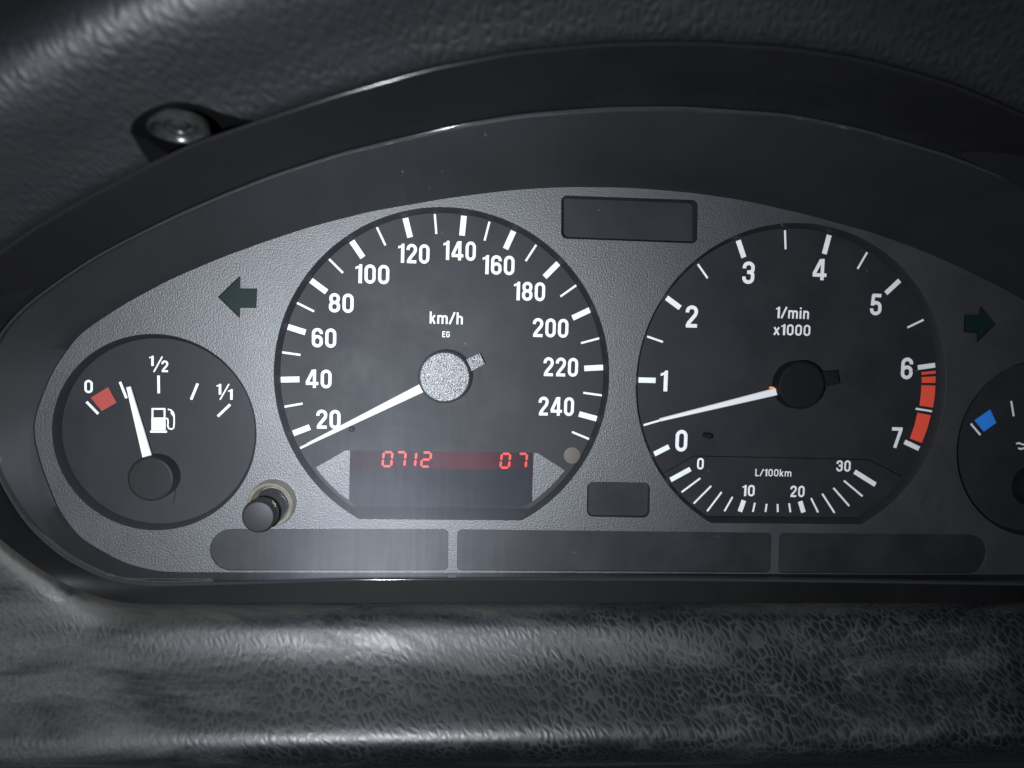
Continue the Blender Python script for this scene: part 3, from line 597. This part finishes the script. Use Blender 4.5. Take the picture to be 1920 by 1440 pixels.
# indices run with the polar angle from -pi: left side, then bottom, right, top
order = list(range(NR))
def span(i0, i1):
    r = [i0]; i = i0
    while i != i1: i = (i + 1) % NR; r.append(i)
    return r
low = span(iL, iR); up = span(iR, iL)
lower_pad = dash_part('lower_pad', low, VINYL_LOW, False)
upper_cowl = dash_part('upper_cowl', up, VINYL_UP, True)
ni = [i for i in up if CN[i] > 0.9]
def at(i, o, h): return (C[i, 0] + NC[i, 0] * o, C[i, 1] + NC[i, 1] * o, hC[i] + h)
pk = loft('pocket', [[at(i, CN[i], float(np.interp(CN[i], tp[:, 0], tp[:, 1]))) for i in ni], [at(i, CN[i] + 0.8, -2) for i in ni], [at(i, CN[i] + 1.0, -24) for i in ni], [at(i, 0.9, -26) for i in ni]], PIT, upper_cowl, False, 30)
pk.location = -dash.location

# ------------------------------------------------------------------ trim frame round the cluster
frame = thing('trim_frame', 'black plastic trim frame lining the opening around the gauges', 'trim frame', (XM, -74, 8))
frame['kind'] = 'thing'
def rows(q, n, h, spec): return [[(q[i, 0] + n[i, 0] * o, q[i, 1] + n[i, 1] * o, h[i] + dh) for i in range(NR)] for o, dh in spec]
r0 = rows(B, NB, hB, [(0.62, 0.2)])
mid = []
for f_ in (0.12, 0.25, 0.4, 0.55, 0.7, 0.85, 0.95):
    mid.append([(B[i, 0] * (1 - f_) + C[i, 0] * f_ + NB[i, 0] * 0.62 * (1 - f_), B[i, 1] * (1 - f_) + C[i, 1] * f_ + NB[i, 1] * 0.62 * (1 - f_), (hB[i] + 0.2) * (1 - f_) + (hC[i] - 0.4) * f_) for i in range(NR)])
hR = hC - 2.2 * (1 - wt)
r1 = rows(C, NC, hR, [(-0.12, -0.25), (0.05, 0.0), (0.3, 0.1), (0.55, -0.1), (0.75, -0.7), (0.85, -28.0)])
flip_to(loft('outer_wall', r0 + mid + r1[:1], GLOSS, frame, True, 50), OUT)
flip_to(loft('rim_bead', r1, BEAD, frame, True, 70), OUT)
flip_to(loft('lens_bead', [[(B[i, 0] + NB[i, 0] * (0.25 + (0.26 + 0.24 * (1 - wt[i])) * u), B[i, 1] + NB[i, 1] * (0.25 + (0.26 + 0.24 * (1 - wt[i])) * u), hB[i] + 0.05 + (0.26 + 0.24 * (1 - wt[i])) * v) for i in range(NR)] for u, v in [(-1, -3.5)] + [(-math.cos(math.pi * k / 12), math.sin(math.pi * k / 12)) for k in range(13)] + [(1, -3)]], LBEAD, frame, True, 70), OUT)

# ------------------------------------------------------------------ the round socket in the pocket of the cowl
plug = thing('socket', 'grey ringed plastic socket tucked in the notch above the dial opening', 'socket', (-56.8, 42.2, 60.0))
ax = (0.05, -0.93, 0.16)
lathe('cup', [(5.2, -1.6), (5.9, -1.2), (6.15, 0.2), (6.0, 0.7), (5.5, 0.9), (5.1, 0.5), (4.9, -0.6), (3.7, -0.8), (3.4, -0.3), (2.9, -0.2), (2.6, -0.9), (0.2, -1.0)], (-57.0, 41.2, 58.0), PLUG_M, plug, 48, ax)
lathe('screw', [(1.9, -1.4), (1.9, -0.3), (1.6, 0.0), (0.05, 0.1)], (-57.0, 41.2, 58.0), PLUG_M, plug, 24, ax)

# ------------------------------------------------------------------ the instrument cluster
cl = thing('instrument_cluster', 'car instrument cluster with four round gauges in a grey face', 'instrument cluster', (XM, -70, 0))
chS, chT = -54.2, -54.45
openS, openT = cut_circle(SPEED_C, R_BIG, chS), cut_circle(TACH_C, R_BIG, chT)
openF, openH = circle(FUEL_C, R_SMALL), circle(TEMP_C, R_SMALL)
slot = round_poly(SLOT, 1.7); small = round_poly(SMALLWIN, 2.0)
s1 = round_poly(STRIP_1, [6.1, 1.4, 1.4, 6.1], 12); s2 = round_poly(STRIP_2, 1.4); s3 = round_poly(STRIP_3, [1.4, 6.1, 6.1, 1.4], 12)
arL, arR = round_poly(ARROW_L, 0.15, 2), round_poly(ARROW_R, 0.15, 2)
hole = circle((-51.5, -50.15), 4.9, 48)
outline = [tuple(p) for p in (A - normals(A) * 0.05)]
face = sheet('faceplate', [outline, openS, openT, openF, openH, slot, small, s1, s2, s3, arL, arR, hole], 0.0, FACE, cl)
d = lathe('moulding_dimple', [(3.6, 0.0), (3.4, 0.035), (3.2, 0.01), (1.0, 0.01), (0.05, 0.01)], (DIMPLE[0], DIMPLE[1], 0.02), FACE, face, 40)
d.location = -cl.location
# shroud from the face out to the lens
NA = normals(A)
rA = [[(A[i, 0], A[i, 1], -0.4) for i in range(NR)], [(A[i, 0] + NA[i, 0] * 0.05, A[i, 1] + NA[i, 1] * 0.05, 0.5) for i in range(NR)]]
for f_ in (0.3, 0.6, 0.9, 1.0):
    rA.append([(A[i, 0] * (1 - f_) + B[i, 0] * f_, A[i, 1] * (1 - f_) + B[i, 1] * f_, max(0.5 + f_, hB[i] * f_ - 1.5 * f_)) for i in range(NR)])
flip_to(loft('inner_shroud', rA, SHROUD, cl, True, 50), OUT)

def sub(o):
    """children of a mesh part keep world coordinates"""
    o.location = -cl.location
    return o
def recess(name, outl, depth, taper, mat, parent, extra=None):
    """sloping side wall from an opening in the face down to a panel; returns the panel outline"""
    inn = inset(outl, taper) if extra is None else extra
    e0 = inset(outl, 0.12)
    w_ = loft(name, [ring3(outl, 0.0), ring3(e0, -0.12), ring3(inn, depth)], mat, parent, True, 30)
    flip_to(w_, OUT)
    return inn
inS = cut_circle(SPEED_C, 47.75, -51.1); inT = cut_circle(TACH_C, 47.75, -52.9)
inF, inH = circle(FUEL_C, 27.0), circle(TEMP_C, 27.0)
HP = HD + 0.04
def dial(name, inn, opening, label):
    o = poly(name, inn, HD, DIAL, cl); o['label'] = label
    w_ = loft('recess_wall', [ring3(opening, 0.0), ring3(inset(opening, 0.12), -0.12), ring3(inn, HD)], WALL, o, True, 30)
    flip_to(w_, OUT); sub(w_)
    return o
# --- speedometer
sp = dial('speedometer', inS, openS, 'speedometer dial marked in km/h up to 240')
for t in SPEED_THICK: sub(tick('tick_mark', t, 1.68, HP, WHITE, sp))
for t in SPEED_THIN: sub(tick('tick_mark', t, 0.62, HP, WHITE, sp))
for s, x, y, hg, wd in SPEED_NUM: sub(text('numeral', s, x, y, hg, wd, HP, WHITE, sp))
for s, x, y, hg, wd in SPEED_TEXT: sub(text('unit_text', s, x, y, hg, wd, HP, WHITE, sp, 0.95))
sub(poly('silver_wedge', WEDGE_L, HP, FACE, sp)); sub(poly('silver_wedge', WEDGE_R, HP, FACE, sp))
led = sub(lathe('indicator_lamp', [(2.55, 0.0), (2.5, 0.12), (2.0, 0.2), (1.0, 0.26), (0.05, 0.28)], (LED_DISC[0], LED_DISC[1], HP), CREAM, sp, 40))
sub(lathe('stop_pin', [(0.9, -0.2), (0.9, 0.5), (0.55, 0.7), (0.5, 1.3), (0.3, 1.5), (0.02, 1.5)], (PIN_S[0], PIN_S[1], HD), HUB_EDGE, sp, 20))
disp = poly('trip_display', DISPLAY, HP + 0.01, SCREEN, cl); disp['label'] = 'dark display with a lit red line of figures'
sub(poly('lit_line', DISP_BAND, HP + 0.05, BAND, disp))
SEG = {'a': [(0.10, 1), (0.90, 1)], 'b': [(1, 0.95), (1, 0.55)], 'c': [(1, 0.45), (1, 0.05)], 'd': [(0.10, 0), (0.90, 0)], 'e': [(0, 0.45), (0, 0.05)], 'f': [(0, 0.95), (0, 0.55)], 'g': [(0.1, 0.5), (0.9, 0.5)]}
ON = {'0': 'abcdef', '7': 'abc', '1': 'bc', '2': 'abged'}
for s, x, y, hg in DIGITS:
    wd = 2.55 if s in '027' else 0.0; sw = 0.70; vs, fs = [], []
    ih = hg - sw
    for sg in ON[s]:
        (x0, y0), (x1, y1) = SEG[sg]
        if s == '1': x0 = x1 = 0.5
        p = Vector((x - wd / 2 + x0 * wd + (y0 - 0.5) * ih * 0.09, y - ih / 2 + y0 * ih)); q = Vector((x - wd / 2 + x1 * wd + (y1 - 0.5) * ih * 0.09, y - ih / 2 + y1 * ih))
        d_ = (q - p).normalized(); n_ = Vector((-d_.y, d_.x)) * sw / 2; k = len(vs)
        vs += [(*v_, HP + 0.09) for v_ in (p - d_ * 0.12, p + d_ * 0.2 + n_, q - d_ * 0.2 + n_, q + d_ * 0.12, q - d_ * 0.2 - n_, p + d_ * 0.2 - n_)]
        fs.append(tuple(range(k, k + 6)))
    sub(flip_to(add('digit', vs, fs, LED, disp), OUT))
# --- rev counter
tc = dial('tachometer', inT, openT, 'rev counter dial with red zone above 6')
for t, wd in zip(TACH_THICK, (1.62, 1.62, 1.62, 1.55, 1.58, 1.5, 1.5, 1.5)): sub(tick('tick_mark', t, wd, HP, WHITE, tc))
for t in TACH_THIN: sub(tick('tick_mark', t, 0.62, HP, WHITE, tc))
for s, x, y, hg, wd in TACH_NUM: sub(text('numeral', s, x, y, hg, wd, HP, WHITE, tc))
for s, x, y, hg, wd in TACH_TEXT: sub(text('unit_text', s, x, y, hg, wd, HP, WHITE, tc, 0.95))
for q in RED: sub(poly('red_zone_block', q, HP, RED_P, tc))
for t in ECON_THICK: sub(tick('tick_mark', t, 1.5, HP, WHITE, tc))
for t in ECON_THIN: sub(tick('tick_mark', t, 0.58, HP, WHITE, tc))
for s, x, y, hg, wd in ECON_NUM: sub(text('numeral', s, x, y, hg, wd, HP, WHITE, tc))
for s, x, y, hg, wd in ECON_TEXT: sub(text('unit_text', s, x, y, hg, wd, HP, WHITE, tc, 0.85))
sub(line('panel_seam', ECON_SEAM, 0.30, HP - 0.02, PIT, tc))
pin = Vector((PIN_T[2], PIN_T[3], 0.5)) - Vector((PIN_T[0], PIN_T[1], HD))
sub(lathe('stop_pin', [(0.85, -0.2), (0.8, 2.4), (0.6, 2.7), (0.02, 2.75)], (PIN_T[0], PIN_T[1], HD), HUB_EDGE, tc, 20, axis=pin))
# --- fuel gauge
fg = dial('fuel_gauge', inF, openF, 'small fuel gauge with pump symbol and red reserve block')
for t in FUEL_TICK: sub(tick('tick_mark', t, 0.74, HP, WHITE, fg))
sub(poly('reserve_block', FUEL_RED, HP, RESERVE_P, fg))
for s, x, y, hg, wd in FUEL_NUM: sub(text('numeral', s, x, y, hg, wd, HP, WHITE, fg))
for t in FUEL_SLASH: sub(tick('fraction_stroke', t, 0.42, HP + 0.015, WHITE, fg))
pf = sub(line('pump_symbol', PUMP_FRAME, 0.52, HP, WHITE, fg))
sub(poly('pump_symbol', PUMP_BODY, HP + 0.01, WHITE, fg)); sub(poly('pump_symbol', PUMP_BASE, HP + 0.01, WHITE, fg))
sub(line('pump_symbol', PUMP_HOSE, 0.42, HP + 0.02, WHITE, fg)); sub(poly('pump_symbol', PUMP_NOZ, HP + 0.03, WHITE, fg))
# --- temperature gauge
tg = dial('temperature_gauge', inH, openH, 'small temperature gauge with blue cold block')
for t in TEMP_TICK: sub(tick('tick_mark', t, 0.62, HP, WHITE, tg))
mir = lambda t: (2 * TEMP_C[0] - t[0], t[1], 2 * TEMP_C[0] - t[2], t[3])
sub(tick('tick_mark', mir(TEMP_TICK[0]), 0.62, HP, WHITE, tg)); sub(tick('tick_mark', mir(TEMP_TICK[1]), 0.62, HP, WHITE, tg))
sub(poly('cold_block', TEMP_BLUE, HP, BLUE_P, tg))
for wv in TEMP_WAVE: sub(line('water_symbol', wv, 0.55, HP, WHITE, tg))
# --- needles
def needle(name, t, w0, w1, hub, rh, top, tail=None, hh=-0.8, cap=None):
    p, q = Vector(t[:2]), Vector(t[2:4]); d_ = (q - p).normalized(); n_ = Vector((-d_.y, d_.x))
    pts = [tuple(p + n_ * w0 / 2), tuple(p - n_ * w0 / 2), tuple(q - n_ * w1 / 2), tuple(q + n_ * w1 / 2)]
    nd = bar(name, pts, hh - 0.5, hh + 0.25, NEEDLE, cl, 0.80)
    hb = lathe('hub', [(rh + 0.75, HD), (rh + 0.7, top - 0.5), (rh + 0.45, top - 0.1), (rh, top - 0.02), (rh, top)], (hub[0], hub[1], 0), HUB_EDGE, nd, 64); sub(hb)
    hb.data.materials.append(cap or HUB_NO_GLINT)
    for pl in hb.data.polygons:
        if len(pl.vertices) > 10: pl.material_index = 1
    if tail: sub(bar('counterweight', tail, hh - 0.5, hh + 0.25, cap or HUB_NO_GLINT, nd, 0.95))
    return nd
ns = needle('speedometer_needle', NEEDLE_S, 0.85, 2.7, HUB_S, 7.0, 1.5, TAIL_S, cap=HUB_GLINT)
nt_ = needle('tachometer_needle', NEEDLE_T, 1.05, 2.35, HUB_T, 6.6, 1.5, TAIL_T)
sub(bar('amber_light', [(GLOW_T[0] - 0.5, GLOW_T[1] - 0.3), (GLOW_T[0] + 0.9, GLOW_T[1] - 0.1), (GLOW_T[0] + 0.8, GLOW_T[1] + 0.25), (GLOW_T[0] - 0.3, GLOW_T[1] + 0.3)], -1.5, -0.7, AMBER, nt_, 0.95))
nf = needle('fuel_needle', NEEDLE_F, 1.25, 2.7, HUB_F, 5.7, 2.4)
sub(bar('counterweight', [(-81.3, -47.5), (-79.4, -46.8), (-80.0, -50.5), (-81.4, -50.7)], HD, -2.2, DIAL, nf, 0.95))
nh = needle('temperature_needle', (TEMP_C[0] + 6.5, -16.5, TEMP_C[0] + 1.2, -36.5), 1.25, 2.7, (TEMP_C[0] - 0.3, -42.2), 5.7, 2.4)
# --- warning panels, arrows
def window(name, outl, depth, taper, mat, label):
    inn = inset(outl, taper)
    o = poly(name, inn, depth, mat, cl); o['label'] = label
    w_ = loft('recess_wall', [ring3(outl, 0.0), ring3(inset(outl, 0.1), -0.1), ring3(inn, depth)], WALL, o, True, 30)
    flip_to(w_, OUT); sub(w_)
window('warning_panel', slot, -4.6, 0.12, PANEL, 'unlit smoked window at the top between the large dials')
window('warning_panel', small, -2.2, 0.12, PANEL, 'small unlit smoked window below the dials')
for s_, lb in ((s1, 'unlit smoked strip with a rounded end by the reset button'), (s2, 'longest unlit smoked strip, middle of the bottom row'), (s3, 'unlit smoked strip under the rev counter with a rounded end')):
    window('warning_panel', s_, -0.7, 0.1, PANEL, lb)
window('turn_signal_arrow', arL, -1.3, 0.05, GREEN, 'dark green arrow pointing left')
window('turn_signal_arrow', arR, -1.8, 0.05, GREEN, 'unlit dark arrow pointing right')
# --- trip reset button
bx, by = -51.5, -50.15
bt = lathe('reset_button', [(2.4, 10.0), (4.2, 10.2), (4.55, 10.7), (4.6, 13.6), (4.45, 14.3), (3.95, 14.85), (2.5, 15.05), (0.05, 15.1)], (bx, by, 0), RUBBER, cl, 56)
sub(lathe('collar', [(6.7, 0.0), (6.6, 3.2), (6.35, 4.3), (5.9, 4.7), (5.45, 4.3), (5.2, 2.2), (4.75, 1.4), (4.6, -0.5)], (bx + 0.5, by + 0.8, 0), COLLAR_M, bt, 56, cap=False))
sub(lathe('stem', [(2.7, -2.0), (2.7, 7.0), (2.4, 10.3)], (bx, by, 0), COLLAR_M, bt, 40, cap=False))
# --- clear lens
LB = B - NB * 0.1
def chord(y):
    q0, q1 = LB, np.roll(LB, -1, 0); k = (q0[:, 1] - y) * (q1[:, 1] - y) < 0
    x = q0[k, 0] + (y - q0[k, 1]) / (q1[k, 1] - q0[k, 1]) * (q1[k, 0] - q0[k, 0])
    return x.min(), x.max()
y0, y1 = LB[:, 1].min() + 0.9, LB[:, 1].max() - 0.05
ys = y0 + (y1 - y0) * (1 - (1 - np.linspace(0, 1, 110)) ** 1.6)
front = []
for y in ys:
    xa, xb = chord(y)
    front.append([(xa + (xb - xa) * k / 40, y, float(h_lens(y))) for k in range(41)])
back = [[(x, y, h - 1.3) for x, y, h in r] for r in front]
nl = len(ys) * 41
lv = [p for r in front for p in r] + [p for r in back for p in r]; lf = []
for i in range(len(ys) - 1):
    for j in range(40):
        q = (i * 41 + j, i * 41 + j + 1, (i + 1) * 41 + j + 1, (i + 1) * 41 + j)
        lf.append(q); lf.append(tuple(k + nl for k in reversed(q)))
for i in range(len(ys) - 1):
    for j in (0, 40): lf.append((i * 41 + j, (i + 1) * 41 + j, (i + 1) * 41 + j + nl, i * 41 + j + nl))
for j in range(40):
    for i in (0, len(ys) - 1): lf.append((i * 41 + j, i * 41 + j + 1, i * 41 + j + 1 + nl, i * 41 + j + nl))
ln = add('lens', lv, lf, LENS, cl, 40)
bm = bmesh.new(); bm.from_mesh(ln.data); bmesh.ops.recalc_face_normals(bm, faces=bm.faces); bm.to_mesh(ln.data); bm.free()
